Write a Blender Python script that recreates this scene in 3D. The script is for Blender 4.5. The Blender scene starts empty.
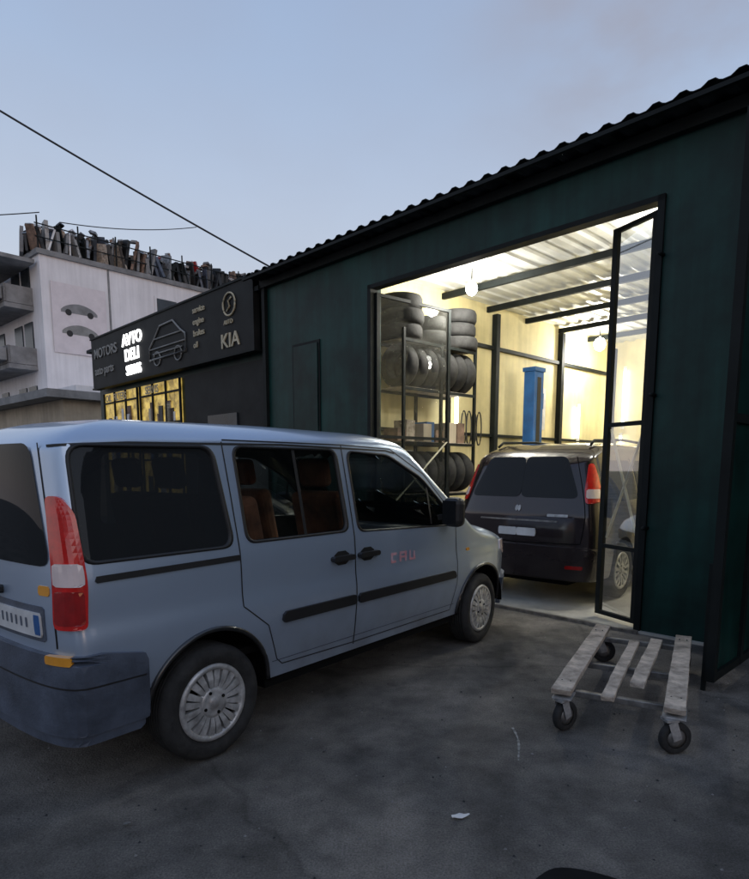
import bpy, bmesh, math, random
import numpy as np
from mathutils import Vector, Matrix
random.seed(7)
R=math.radians
scene=bpy.context.scene
COL=scene.collection

# ------------------------------------------------------------ materials
def pm(name,col,rough=.6,metal=0,var=.12,scale=3,bump=0,bscale=40,coat=0,emit=0,spec=.5,col2=None,streak=0):
    m=bpy.data.materials.new(name); m.use_nodes=True
    nt=m.node_tree; N=nt.nodes; Lk=nt.links
    b=N['Principled BSDF']
    b.inputs['Roughness'].default_value=rough; b.inputs['Metallic'].default_value=metal
    b.inputs['Coat Weight'].default_value=coat; b.inputs['Coat Roughness'].default_value=.06
    b.inputs['Specular IOR Level'].default_value=spec
    tc=N.new('ShaderNodeTexCoord')
    nz=N.new('ShaderNodeTexNoise'); nz.inputs['Scale'].default_value=scale; nz.inputs['Detail'].default_value=6; nz.inputs['Roughness'].default_value=.62
    Lk.new(tc.outputs['Object'],nz.inputs['Vector'])
    rp=N.new('ShaderNodeValToRGB')
    c2=col2 if col2 else tuple(c*(1-2.2*var) for c in col)
    c1=col if col2 else tuple(min(1,c*(1+var)) for c in col)
    rp.color_ramp.elements[0].position=.33; rp.color_ramp.elements[0].color=(*c2,1)
    rp.color_ramp.elements[1].position=.66; rp.color_ramp.elements[1].color=(*c1,1)
    Lk.new(nz.outputs['Fac'],rp.inputs['Fac']); src=rp.outputs['Color']
    if streak:
        mp=N.new('ShaderNodeMapping'); mp.inputs['Scale'].default_value=(7,7,.5); Lk.new(tc.outputs['Object'],mp.inputs[0])
        n3=N.new('ShaderNodeTexNoise'); n3.inputs['Scale'].default_value=1; n3.inputs['Detail'].default_value=6; Lk.new(mp.outputs[0],n3.inputs['Vector'])
        r3=N.new('ShaderNodeValToRGB'); r3.color_ramp.elements[0].position=.35; r3.color_ramp.elements[0].color=(1-streak,)*3+(1,); r3.color_ramp.elements[1].position=.62; r3.color_ramp.elements[1].color=(1,1,1,1); Lk.new(n3.outputs['Fac'],r3.inputs['Fac'])
        mx=N.new('ShaderNodeMix'); mx.data_type='RGBA'; mx.blend_type='MULTIPLY'; mx.inputs[0].default_value=1; Lk.new(src,mx.inputs[6]); Lk.new(r3.outputs[0],mx.inputs[7]); src=mx.outputs[2]
    Lk.new(src,b.inputs['Base Color'])
    if bump:
        n2=N.new('ShaderNodeTexNoise'); n2.inputs['Scale'].default_value=bscale; n2.inputs['Detail'].default_value=5
        Lk.new(tc.outputs['Object'],n2.inputs['Vector'])
        bp=N.new('ShaderNodeBump'); bp.inputs['Strength'].default_value=bump; bp.inputs['Distance'].default_value=.01
        Lk.new(n2.outputs['Fac'],bp.inputs['Height']); Lk.new(bp.outputs['Normal'],b.inputs['Normal'])
    if emit:
        b.inputs['Emission Strength'].default_value=emit
        if col2: Lk.new(src,b.inputs['Emission Color'])
        else: b.inputs['Emission Color'].default_value=(*col,1)
    return m

def glass(name,tint,transp,rough=.02,dust=0,gl_c=.8):
    m=bpy.data.materials.new(name); m.use_nodes=True
    nt=m.node_tree; N=nt.nodes; Lk=nt.links; N.remove(N['Principled BSDF'])
    out=N['Material Output']
    tr=N.new('ShaderNodeBsdfTransparent'); tr.inputs['Color'].default_value=(*tint,1)
    df=N.new('ShaderNodeBsdfDiffuse'); df.inputs['Color'].default_value=(.02,.022,.024,1)
    if dust: df.inputs['Color'].default_value=(dust,dust,dust*.9,1)
    m1=N.new('ShaderNodeMixShader'); m1.inputs[0].default_value=transp
    Lk.new(df.outputs[0],m1.inputs[1]); Lk.new(tr.outputs[0],m1.inputs[2])
    gl=N.new('ShaderNodeBsdfGlossy'); gl.inputs['Roughness'].default_value=rough; gl.inputs['Color'].default_value=(1,1,1,1)
    fr=N.new('ShaderNodeFresnel'); fr.inputs['IOR'].default_value=1.45
    fm=N.new('ShaderNodeMath'); fm.operation='MULTIPLY'; fm.inputs[1].default_value=gl_c; Lk.new(fr.outputs[0],fm.inputs[0])
    m2=N.new('ShaderNodeMixShader'); Lk.new(fm.outputs[0],m2.inputs[0]); Lk.new(m1.outputs[0],m2.inputs[1]); Lk.new(gl.outputs[0],m2.inputs[2])
    Lk.new(m2.outputs[0],out.inputs['Surface'])
    return m

def paint(name,col,dirt,metal=.45,rough=.34,dirtamt=.55,zdirt=.75):
    m=bpy.data.materials.new(name); m.use_nodes=True
    nt=m.node_tree; N=nt.nodes; Lk=nt.links; b=N['Principled BSDF']
    b.inputs['Metallic'].default_value=metal; b.inputs['Coat Weight'].default_value=.8; b.inputs['Coat Roughness'].default_value=.07
    tc=N.new('ShaderNodeTexCoord'); sp=N.new('ShaderNodeSeparateXYZ'); Lk.new(tc.outputs['Object'],sp.inputs[0])
    nz=N.new('ShaderNodeTexNoise'); nz.inputs['Scale'].default_value=4; nz.inputs['Detail'].default_value=8; Lk.new(tc.outputs['Object'],nz.inputs['Vector'])
    mr=N.new('ShaderNodeMapRange'); mr.inputs['From Min'].default_value=zdirt; mr.inputs['From Max'].default_value=.3; mr.inputs['To Min'].default_value=.08; mr.inputs['To Max'].default_value=1
    Lk.new(sp.outputs['Z'],mr.inputs['Value'])
    mu=N.new('ShaderNodeMath'); mu.operation='MULTIPLY'; Lk.new(mr.outputs[0],mu.inputs[0]); Lk.new(nz.outputs['Fac'],mu.inputs[1])
    m3=N.new('ShaderNodeMath'); m3.operation='MULTIPLY'; Lk.new(mu.outputs[0],m3.inputs[0]); m3.inputs[1].default_value=dirtamt*2; m3.use_clamp=True
    mx=N.new('ShaderNodeMix'); mx.data_type='RGBA'; Lk.new(m3.outputs[0],mx.inputs[0]); mx.inputs[6].default_value=(*col,1); mx.inputs[7].default_value=(*dirt,1)
    ge=N.new('ShaderNodeNewGeometry')
    m4=N.new('ShaderNodeMix'); m4.data_type='RGBA'; Lk.new(ge.outputs['Backfacing'],m4.inputs[0]); Lk.new(mx.outputs[2],m4.inputs[6]); m4.inputs[7].default_value=(.03,.03,.032,1)
    Lk.new(m4.outputs[2],b.inputs['Base Color'])
    r2=N.new('ShaderNodeMath'); r2.operation='MULTIPLY_ADD'; Lk.new(m3.outputs[0],r2.inputs[0]); r2.inputs[1].default_value=.4; r2.inputs[2].default_value=rough
    Lk.new(r2.outputs[0],b.inputs['Roughness'])
    n2=N.new('ShaderNodeTexNoise'); n2.inputs['Scale'].default_value=1.7; n2.inputs['Detail'].default_value=2; Lk.new(tc.outputs['Object'],n2.inputs['Vector'])
    bp=N.new('ShaderNodeBump'); bp.inputs['Strength'].default_value=.25; bp.inputs['Distance'].default_value=.02; Lk.new(n2.outputs['Fac'],bp.inputs['Height']); Lk.new(bp.outputs['Normal'],b.inputs['Normal'])
    return m

M={}
M['vanpaint']=paint('van_paint',(.44,.54,.69),(.17,.18,.195),metal=.6,rough=.30,dirtamt=.55,zdirt=.8)
M['carpaint']=paint('car_paint',(.018,.010,.013),(.05,.045,.04),metal=.2,rough=.2,dirtamt=.35)
M['bumper']=pm('bumper_plastic',(.075,.092,.128),.5,var=.2,scale=5,bump=.2,bscale=90)
M['black']=pm('black_plastic',(.012,.012,.013),.5)
M['rubber']=pm('tyre_rubber',(.022,.022,.022),.85,var=.25,scale=12,bump=.3,bscale=60)
M['hub']=pm('wheel_cover',(.48,.48,.48),.42,metal=.4,var=.22,scale=14)
M['dark']=pm('dark_void',(.006,.006,.006),.95,spec=.1)
M['glass_d']=glass('tinted_glass',(.3,.31,.33),.12,gl_c=.7)
M['glass_m']=glass('car_glass',(.85,.90,.88),.96)
M['glass_p']=glass('pane_glass',(.95,.96,.95),.94,dust=.35,gl_c=.35)
M['glass_o']=glass('opaque_tinted_glass',(.1,.1,.1),.1,gl_c=.5)
M['red']=pm('lamp_red',(.62,.015,.012),.15,coat=1,var=.1,scale=20)
M['redd']=pm('lamp_red_dark',(.32,.008,.008),.2,coat=1,var=.1,scale=20)
M['clear']=pm('lamp_clear',(.75,.62,.6),.15,coat=1,var=.1)
M['orange']=pm('reflector_orange',(.85,.36,.03),.3,coat=.6)
M['plate']=pm('plate_white',(.7,.7,.7),.4)
M['seat']=pm('seat_cloth',(.18,.07,.035),.9,var=.3)
M['redtxt']=pm('red_sticker',(.52,.17,.18),.6,scale=20,col2=(.42,.36,.44))
M['green']=pm('green_wall_paint',(.006,.045,.038),.5,var=.3,scale=1.1,bump=.45,bscale=3.5,spec=.3,streak=.35)
M['green2']=pm('green_sheet',(.004,.030,.026),.45,var=.25,scale=2,bump=.2,bscale=5,spec=.25,streak=.25)
M['blacksteel']=pm('black_steel',(.008,.011,.011),.6,var=.2,spec=.2)
M['roof']=pm('roof_sheet',(.028,.033,.035),.75,var=.3,scale=2,spec=.2)
M['ceil']=pm('ceiling_sheet',(.74,.75,.72),.42,metal=.3,var=.08,scale=2)
M['yellow']=pm('yellow_wall',(.76,.66,.36),.7,var=.10,scale=1.2,bump=.1,bscale=8,streak=.12)
M['white']=pm('white_render',(.82,.80,.81),.85,var=.05,scale=.5,bump=.2,bscale=4,streak=.10)
M['cream']=pm('cream_render',(.5,.43,.33),.85,var=.12,scale=.8,streak=.15)
M['grey']=pm('grey_concrete',(.24,.24,.24),.85,var=.15,scale=2,bump=.3,bscale=20)
M['stone']=pm('gravel_grey',(.20,.195,.19),.9,var=.3,scale=30)
M['wood']=pm('weathered_wood',(.50,.425,.35),.85,var=.25,scale=11,bump=.6,bscale=50)
M['steel']=pm('worn_steel',(.28,.27,.26),.4,metal=.7,var=.25,scale=10)
M['blue']=pm('lift_blue',(.02,.12,.36),.45,var=.15)
M['signb']=pm('sign_board',(.015,.016,.016),.6,var=.2,spec=.2)
M['signw']=pm('sign_letters_lit',(1,1,1),.5,emit=4.0)
M['signg']=pm('sign_letters_grey',(.24,.24,.23),.5)
M['signy']=pm('sign_letters_pale',(.55,.48,.33),.5)
M['lamp']=pm('lamp_glow',(1,.99,.94),.5,emit=40)
M['tube']=pm('tube_glow',(1,.99,.90),.5,emit=14)
M['shopw']=pm('lit_shop_window',(1,.70,.16),.4,emit=.5,scale=5,col2=(.22,.14,.03))
M['banner']=pm('banner_cloth',(.72,.66,.67),.8,var=.04)
M['floor']=pm('garage_floor',(.50,.48,.43),.45,var=.18,scale=1.6,bump=.1,bscale=15)
M['wire']=pm('wire_black',(.02,.02,.025),.6)
M['brace']=pm('brace_cream',(.6,.57,.42),.6)
M['winglass']=pm('building_window',(.04,.05,.06),.2,var=.4,scale=.6,spec=.3)
M['rust']=pm('rusty_metal',(.22,.14,.10),.8,var=.3,scale=6)
M['oil']=pm('ground_patch_dark',(.012,.012,.013),.9,var=.2,spec=.1)  # near-black matte tone of the round patch on the ground
M['chalk']=pm('chalk_white',(.28,.28,.27),.9,var=.3,scale=30)
for k in ('lamp','signw','shopw'):
    try: M[k].cycles.emission_sampling='NONE'
    except Exception: pass

def asphalt():
    m=bpy.data.materials.new('asphalt'); m.use_nodes=True
    nt=m.node_tree; N=nt.nodes; Lk=nt.links; b=N['Principled BSDF']; b.inputs['Roughness'].default_value=.85; b.inputs['Specular IOR Level'].default_value=.25
    tc=N.new('ShaderNodeTexCoord')
    def noise(s,d=8,r=.6):
        n=N.new('ShaderNodeTexNoise'); n.inputs['Scale'].default_value=s; n.inputs['Detail'].default_value=d; n.inputs['Roughness'].default_value=r
        Lk.new(tc.outputs['Object'],n.inputs['Vector']); return n
    def ramp(src,p0,c0,p1,c1):
        r=N.new('ShaderNodeValToRGB'); r.color_ramp.elements[0].position=p0; r.color_ramp.elements[0].color=(*c0,1); r.color_ramp.elements[1].position=p1; r.color_ramp.elements[1].color=(*c1,1)
        Lk.new(src,r.inputs['Fac']); return r
    def mul(a,bb,f=1,mode='MULTIPLY'):
        x=N.new('ShaderNodeMix'); x.data_type='RGBA'; x.blend_type=mode; x.inputs[0].default_value=f; Lk.new(a,x.inputs[6]); Lk.new(bb,x.inputs[7]); return x
    big=ramp(noise(.7,8,.62).outputs['Fac'],.40,(.092,.087,.081),.62,(.205,.188,.168))
    mid=ramp(noise(3.1,8,.68).outputs['Fac'],.38,(.68,.68,.68),.60,(1.10,1.10,1.10))
    fine=ramp(noise(110,4,.7).outputs['Fac'],.3,(.5,.5,.5),.7,(1.5,1.5,1.5))
    a=mul(big.outputs[0],mid.outputs[0]); a=mul(a.outputs[2],fine.outputs[0])
    vo=N.new('ShaderNodeTexVoronoi'); vo.feature='DISTANCE_TO_EDGE'; vo.inputs['Scale'].default_value=.55
    nv=noise(1.5,6); ad=N.new('ShaderNodeMix'); ad.data_type='RGBA'; ad.inputs[0].default_value=.35; Lk.new(tc.outputs['Object'],ad.inputs[6]); Lk.new(nv.outputs['Color'],ad.inputs[7]); Lk.new(ad.outputs[2],vo.inputs['Vector'])
    cr=ramp(vo.outputs['Distance'],.0,(.5,.5,.5),.010,(1,1,1)); a=mul(a.outputs[2],cr.outputs[0],.6)
    st=ramp(noise(1.3,5,.6).outputs['Fac'],.33,(.45,.45,.45),.42,(1,1,1)); a=mul(a.outputs[2],st.outputs[0],.75)
    Lk.new(a.outputs[2],b.inputs['Base Color'])
    bp=N.new('ShaderNodeBump'); bp.inputs['Strength'].default_value=.7; bp.inputs['Distance'].default_value=.012
    sm=N.new('ShaderNodeMath'); sm.operation='ADD'; Lk.new(noise(80,5,.7).outputs['Fac'],sm.inputs[0]); 
    m2=N.new('ShaderNodeMath'); m2.operation='MULTIPLY'; Lk.new(noise(5,5).outputs['Fac'],m2.inputs[0]); m2.inputs[1].default_value=2.5; Lk.new(m2.outputs[0],sm.inputs[1])
    Lk.new(sm.outputs[0],bp.inputs['Height']); Lk.new(bp.outputs['Normal'],b.inputs['Normal'])
    return m
M['asphalt']=asphalt()

# ------------------------------------------------------------ mesh helpers
def empty(name,loc=(0,0,0),rz=0):
    e=bpy.data.objects.new(name,None); e.location=loc; e.rotation_euler=(0,0,rz); COL.objects.link(e); return e
def mk(name,vs,fs,mat,parent=None,smooth=False,mi=None):
    me=bpy.data.meshes.new(name); me.from_pydata([tuple(v) for v in vs],[],fs)
    mats=mat if isinstance(mat,list) else [mat]
    for k in mats: me.materials.append(M[k])
    if smooth: me.polygons.foreach_set('use_smooth',[True]*len(me.polygons))
    if mi: me.polygons.foreach_set('material_index',mi)
    me.update()
    o=bpy.data.objects.new(name,me); COL.objects.link(o)
    if parent: o.parent=parent
    return o
BF=[(0,3,2,1),(4,5,6,7),(0,1,5,4),(1,2,6,5),(2,3,7,6),(3,0,4,7)]
def box(name,x0,x1,y0,y1,z0,z1,mat,parent=None,bev=0,rot=None,loc=None):
    vs=[(x0,y0,z0),(x1,y0,z0),(x1,y1,z0),(x0,y1,z0),(x0,y0,z1),(x1,y0,z1),(x1,y1,z1),(x0,y1,z1)]
    o=mk(name,vs,BF,mat,parent)
    if rot: o.rotation_euler=rot
    if loc: o.location=loc
    if bev:
        md=o.modifiers.new('b','BEVEL'); md.width=bev; md.segments=3
    return o
def bar(name,p,q,w,h,mat,parent=None,bev=0):
    p=Vector(p);q=Vector(q);d=q-p;L=d.length;d.normalize()
    up=Vector((0,0,1)) if abs(d.z)<.95 else Vector((0,1,0))
    sx=d.cross(up).normalized(); sz=sx.cross(d).normalized()
    vs=[]
    for b in (p,q):
        for a,c in ((-1,-1),(1,-1),(1,1),(-1,1)): vs.append(b+sx*a*w/2+sz*c*h/2)
    o=mk(name,vs,[(0,1,2,3),(7,6,5,4),(0,4,5,1),(1,5,6,2),(2,6,7,3),(3,7,4,0)],mat,parent)
    if bev:
        md=o.modifiers.new('b','BEVEL'); md.width=bev; md.segments=2
    return o
def tube(name,pts,r,mat,parent=None,n=8,closed=False):
    pts=[Vector(p) for p in pts]; vs=[];fs=[];m=len(pts)
    for i,p in enumerate(pts):
        a=pts[max(i-1,0)] if not closed else pts[i-1]; b=pts[min(i+1,m-1)] if not closed else pts[(i+1)%m]
        d=(b-a).normalized(); up=Vector((0,0,1)) if abs(d.z)<.9 else Vector((0,1,0))
        sx=d.cross(up).normalized(); sz=sx.cross(d)
        for k in range(n):
            t=2*math.pi*k/n; vs.append(p+sx*math.cos(t)*r+sz*math.sin(t)*r)
    for i in range(m if closed else m-1):
        for k in range(n):
            j=(i+1)%m; fs.append((i*n+k,i*n+(k+1)%n,j*n+(k+1)%n,j*n+k))
    if not closed: fs+= [tuple(range(n))[::-1],tuple((m-1)*n+k for k in range(n))]
    return mk(name,vs,fs,mat,parent,True)
def lathe(name,prof,mat,parent=None,n=48,loc=(0,0,0),a0=0,a1=2*math.pi):
    vs=[];fs=[];m=len(prof); full=abs(a1-a0-2*math.pi)<1e-6
    for i in range(n if full else n+1):
        t=a0+(a1-a0)*i/n
        for r,y in prof: vs.append((r*math.cos(t)+loc[0],y+loc[1],r*math.sin(t)+loc[2]))
    for i in range(n):
        j=(i+1)%n if full else i+1
        for k in range(m-1): fs.append((i*m+k,j*m+k,j*m+k+1,i*m+k+1))
    return mk(name,vs,fs,mat,parent,True)

# ------------------------------------------------------------ car body generator
def smooth_tab(pts,sig,n=600):
    xs=[p[0] for p in pts]; ys=[p[1] for p in pts]
    X=np.linspace(xs[0]-.5,xs[-1]+.5,n); Y=np.interp(X,xs,ys); dx=X[1]-X[0]
    k=int(3*sig/dx)+1; w=np.exp(-.5*(np.arange(-k,k+1)*dx/sig)**2); w/=w.sum()
    Y2=np.convolve(np.pad(Y,k,mode='edge'),w,mode='valid'); return X,Y2
def inpoly(x,y,P):
    c=False; n=len(P); j=n-1
    for i in range(n):
        xi,yi=P[i]; xj,yj=P[j]
        if (yi>y)!=(yj>y) and x<(xj-xi)*(y-yi)/(yj-yi)+xi: c=not c
        j=i
    return c
def nearest(x,y,P):
    best=1e9;b=None;n=len(P)
    for i in range(n):
        ax,ay=P[i];bx,by=P[(i+1)%n];dx,dy=bx-ax,by-ay;l=dx*dx+dy*dy
        t=max(0,min(1,((x-ax)*dx+(y-ay)*dy)/l)) if l>0 else 0
        px,py=ax+t*dx,ay+t*dy; d=(px-x)**2+(py-y)**2
        if d<best: best=d;b=(px,py)
    return b
def rpoly(P,r,k=6):
    out=[];n=len(P)
    for i in range(n):
        p=Vector(P[i]);a=(Vector(P[i-1])-p);b=(Vector(P[(i+1)%n])-p)
        rr=min(r,a.length*.45,b.length*.45);A=p+a.normalized()*rr;B=p+b.normalized()*rr
        for t in range(k+1):
            t/=k; q=(1-t)**2*A+2*t*(1-t)*p+t*t*B; out.append((q.x,q.y))
    return out
def circ(cx,cy,r,n=56): return [(cx+r*math.cos(2*math.pi*i/n),cy+r*math.sin(2*math.pi*i/n)) for i in range(n)]

class Body:
    def __init__(s,L,W,g,zt,zbot,rr,nr,rf,nf,h,lean,leanz,sig=.05):
        s.L,s.W,s.zbot,s.h,s.lean,s.leanz=L,W,zbot,h,lean,leanz
        s.G=smooth_tab(g,.06); s.Z=smooth_tab(zt,sig)
        u=[];q=[]
        for t in np.linspace(0,1,260):
            u.append(rr-rr*(1-t**nr)**(1/nr)); q.append(t)
        for t in np.linspace(rr,L-rf,100)[1:]: u.append(t); q.append(1)
        for t in np.linspace(1,0,260)[1:]:
            u.append(L-rf+rf*(1-t**nf)**(1/nf)); q.append(t)
        u=np.array(u);q=np.array(q);y=q*W
        ds=np.hypot(np.diff(u),np.diff(y)); S=np.concatenate([[0],np.cumsum(ds)])
        s.S,s.u,s.q,s.St=S,u,q,S[-1]
        du=np.gradient(u,S+np.arange(len(S))*1e-9);dy=np.gradient(y,S+np.arange(len(S))*1e-9);l=np.hypot(du,dy)
        s.nx=-dy/l; s.ny=du/l
    def g(s,z): return float(np.interp(z,*s.G))
    def zt(s,u): return float(np.interp(u,*s.Z))
    def warp(s,u,z):
        t=max(0,min(1,1-u/1.1)); t=t*t*(3-2*t); return t*s.lean*max(0,z-s.leanz)
    def sU(s,u): return float(np.interp(u,s.u,s.S))
    def sY(s,y): return float(np.interp(y/s.W,s.q[:260],s.S[:260]))
    def at(s,a): return [float(np.interp(a,s.S,t)) for t in (s.u,s.q,s.nx,s.ny)]
    def P(s,a,z,off=0,side=-1):
        u,q,nx,ny=s.at(a)
        return (u+s.warp(u,z)+off*nx, side*(s.W*q*s.g(z)+off*ny), z)
    def build(s,name,mat,parent,holes,step=.02,NR=64,NT=18,wind=None):
        ns=int(s.St/step); vs=[];fs=[]
        for side in (1,-1):
            idx=[]; par=[]
            for i in range(ns+1):
                a=s.St*i/ns; u,q,nx,ny=s.at(a); zs=s.zt(u)-s.h; row=[];pr=[]
                for j in range(NR+1):
                    z=s.zbot+(zs-s.zbot)*j/NR; row.append(len(vs)); pr.append([a,z]); vs.append(s.P(a,z,0,side))
                uc=.8+(s.L-1.6)*a/s.St; ys=s.W*q*s.g(zs)
                for j in range(1,NT+1):
                    ph=math.pi/2*j/NT; c=max(0,math.cos(ph))**.4
                    uu=u+(uc-u)*(1-c); z0=s.zt(uu)-s.h; z=z0+s.h*math.sin(ph)
                    row.append(len(vs)); vs.append((uu+s.warp(uu,z),side*ys*c,z))
                idx.append(row);par.append(pr)
            kill={};touch={}
            for i in range(ns):
                for j in range(NR):
                    a=(par[i][j][0]+par[i+1][j][0])/2; z=(par[i][j][1]+par[i+1][j+1][1])/2
                    for hi,hp in enumerate(holes):
                        if hp[1]<a<hp[2] and inpoly(a,z,hp[0]):
                            kill[(i,j)]=hi; break
            for i in range(ns):
                for j in range(NR+NT):
                    if (i,j) in kill: 
                        for q in ((i,j),(i+1,j),(i+1,j+1),(i,j+1)): touch.setdefault(q,[0,0,kill[(i,j)]]); touch[q][0]+=1
                        continue
                    f=(idx[i][j],idx[i+1][j],idx[i+1][j+1],idx[i][j+1])
                    if wind and j>=NR:
                        cx=sum(vs[k][0] for k in f)/4; cy=sum(abs(vs[k][1]) for k in f)/4
                        if wind[0]<cx<wind[1] and cy<wind[2]: continue
                    fs.append(f if side==-1 else f[::-1])
            for (i,j),(k,_,hi) in touch.items():
                if k<4 and j<=NR and not (j==0 and k==2):
                    a,z=nearest(*par[i][j],holes[hi][0]); vs[idx[i][j]]=s.P(a,z,0,side)
        o=mk(name,vs,fs,mat,parent,True)
        bm=bmesh.new(); bm.from_mesh(o.data); bmesh.ops.remove_doubles(bm,verts=bm.verts,dist=.0004); bm.to_mesh(o.data); bm.free()
        o.data.polygons.foreach_set('use_smooth',[True]*len(o.data.polygons))
        return o
    def patch(s,name,poly,off,mat,parent,side=-1,skirt=True,both=False,res=.03):
        zmin=min(p[1] for p in poly)+1e-4; zmax=max(p[1] for p in poly)-1e-4
        amin=min(p[0] for p in poly); amax=max(p[0] for p in poly)
        nz=max(3,int((zmax-zmin)/res)+1); na=max(3,int((amax-amin)/res)+1)
        vs=[];fs=[]
        for sd in ((1,-1) if both else (side,)):
            b=len(vs); W=na+1
            g=[]
            for j in range(nz+1):
                t=j/nz; t=.5-.5*math.cos(math.pi*t)
                z=zmin+(zmax-zmin)*t; xs=[]
                n=len(poly)
                for i in range(n):
                    (ax,az),(bx,bz)=poly[i],poly[(i+1)%n]
                    if (az>z)!=(bz>z): xs.append(ax+(bx-ax)*(z-az)/(bz-az))
                lo,hi=(min(xs),max(xs)) if xs else (amin,amin)
                for i in range(na+1):
                    a=lo+(hi-lo)*i/na; g.append((a,z)); vs.append(s.P(a,z,off,sd))
            for j in range(nz):
                for i in range(na):
                    f=(b+j*W+i,b+j*W+i+1,b+(j+1)*W+i+1,b+(j+1)*W+i); fs.append(f if sd==-1 else f[::-1])
            if skirt:
                per=[(0,i) for i in range(na)]+[(j,na) for j in range(nz)]+[(nz,i) for i in range(na,0,-1)]+[(j,0) for j in range(nz,0,-1)]
                b2=len(vs)
                for (j,i) in per:
                    a,z=g[j*W+i]; vs.append(s.P(a,z,-.004,sd))
                m=len(per)
                for k in range(m):
                    k2=(k+1)%m
                    p=b+per[k][0]*W+per[k][1]; q=b+per[k2][0]*W+per[k2][1]
                    f=(b2+k,b2+k2,q,p); fs.append(f if sd==-1 else f[::-1])
        return mk(name,vs,fs,mat,parent,not skirt)
    def ring(s,name,poly,w,off,mat,parent,both=True):
        cx=sum(p[0] for p in poly)/len(poly); cz=sum(p[1] for p in poly)/len(poly)
        vs=[];fs=[];n=len(poly)
        for sd in ((1,-1) if both else (-1,)):
            b=len(vs)
            for (a,z) in poly:
                d=Vector((cx-a,cz-z)).normalized()
                for k,o in ((-.35*w,-.003),(-.3*w,off),(w*.75,off),(w,-.02)):
                    vs.append(s.P(a+d.x*k,z+d.y*k,o,sd))
            for i in range(n):
                j=(i+1)%n
                for k in range(3):
                    f=(b+i*4+k,b+j*4+k,b+j*4+k+1,b+i*4+k+1); fs.append(f if sd==-1 else f[::-1])
        return mk(name,vs,fs,mat,parent,True)
    def seam(s,name,pts,w,mat,parent,off=.0015,both=True):
        P=[Vector(p) for p in pts]; Q=[]
        for i in range(len(P)-1):
            n=max(1,int((P[i+1]-P[i]).length/.03))
            for k in range(n): Q.append(P[i].lerp(P[i+1],k/n))
        Q.append(P[-1]); vs=[];fs=[]
        for sd in ((1,-1) if both else (-1,)):
            b=len(vs)
            for i,p in enumerate(Q):
                d=(Q[min(i+1,len(Q)-1)]-Q[max(i-1,0)]).normalized(); n=Vector((-d.y,d.x))*w/2
                for q in (p+n,p-n): vs.append(s.P(q.x,q.y,off,sd))
            for i in range(len(Q)-1): fs.append((b+2*i,b+2*i+1,b+2*i+3,b+2*i+2))
        return mk(name,vs,fs,mat,parent,True)
    def roofpt(s,x,y,off=0):
        z0=s.zt(x)-s.h; ys=s.W*s.g(z0); t=min(1,abs(y)/ys)
        return (x,y,z0+s.h*math.sqrt(max(0,1-t**5))+off)

def wheel(parent,cx,cy,r,side,steer=0,spokes=12,name='wheel'):
    e=empty(name); e.parent=parent; e.location=(cx,cy,r); e.rotation_euler=(0,0,(0 if side<0 else math.pi)+steer)
    w=.095; ri=r*.665
    prof=[(ri,-w*.8),(ri+.02,-w*.98),(r-.06,-w*1.05),(r-.025,-w),(r-.006,-w*.8),(r,-w*.55)]
    for k in range(-2,3):
        y=w*.22*k
        prof+=[(r,y-.006),(r-.008,y-.003),(r-.008,y+.003),(r,y+.006)]
    prof+=[(r,w*.55),(r-.006,w*.8),(r-.03,w),(ri,w*.8)]
    lathe('tyre',prof,'rubber',e,64)
    lathe('rim_barrel',[(ri,-w*.8),(ri-.004,-w*.95),(ri-.018,-w*.95),(ri-.03,-w*.4),(ri-.035,w*.5),(0,w*.5)],'steel',e,48)
    lathe('rim_back',[(ri-.02,-w*.45),(0,-w*.45)],'dark',e,32)
    lathe('cover_lip',[(ri+.003,-w*.86),(ri-.004,-w*1.0),(ri-.026,-w*.98),(ri-.034,-w*.7)],'hub',e,48)
    lathe('cover_hub',[(.0,-w*.98),(.028,-w*.98),(.034,-w*.9),(.06,-w*.95),(.088,-w*.92),(.092,-w*.5)],'hub',e,32)
    vs=[];fs=[]
    for k in range(spokes):
        for d in (-1,1):
            t0=2*math.pi*(k+.5)/spokes; o=d*(.46*math.pi/spokes)
            pts=[]
            for rr,hw,y in ((.075,.0105,-w*.92),(ri*.62,.0155,-w*1.0),(ri-.015,.021,-w*.93)):
                t=t0+o
                c,sn=math.cos(t),math.sin(t)
                for sg in (-1,1): pts.append((rr*c-sg*hw*sn,y,rr*sn+sg*hw*c))
            b=len(vs); vs+=pts+[(p[0],p[1]+.03,p[2]) for p in pts]
            fs+=[(b,b+2,b+3,b+1),(b+2,b+4,b+5,b+3),(b,b+6,b+8,b+2),(b+2,b+8,b+10,b+4),(b+1,b+3,b+9,b+7),(b+3,b+5,b+11,b+9)]
    mk('cover_spokes',vs,fs,'hub',e)
    for k in range(4):
        t=2*math.pi*k/4+.4
        lathe('lug_nut',[(0,-w*1.0),(.009,-w*1.0),(.010,-w*.85)],'dark',e,8,loc=(.062*math.cos(t),0,.062*math.sin(t)))
    return e
def seat(parent,x,y):
    box('seat_base',x,x+.5,y-.24,y+.24,.55,.85,'seat',parent,.05)
    box('seat_back',-.07,.07,-.24,.24,0,.6,'seat',parent,.05,rot=(0,R(-12),0),loc=(x+.02,y,.8))
    box('headrest',-.05,.05,-.13,.13,0,.2,'seat',parent,.04,rot=(0,R(-10),0),loc=(x-.12,y,1.42))

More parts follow.
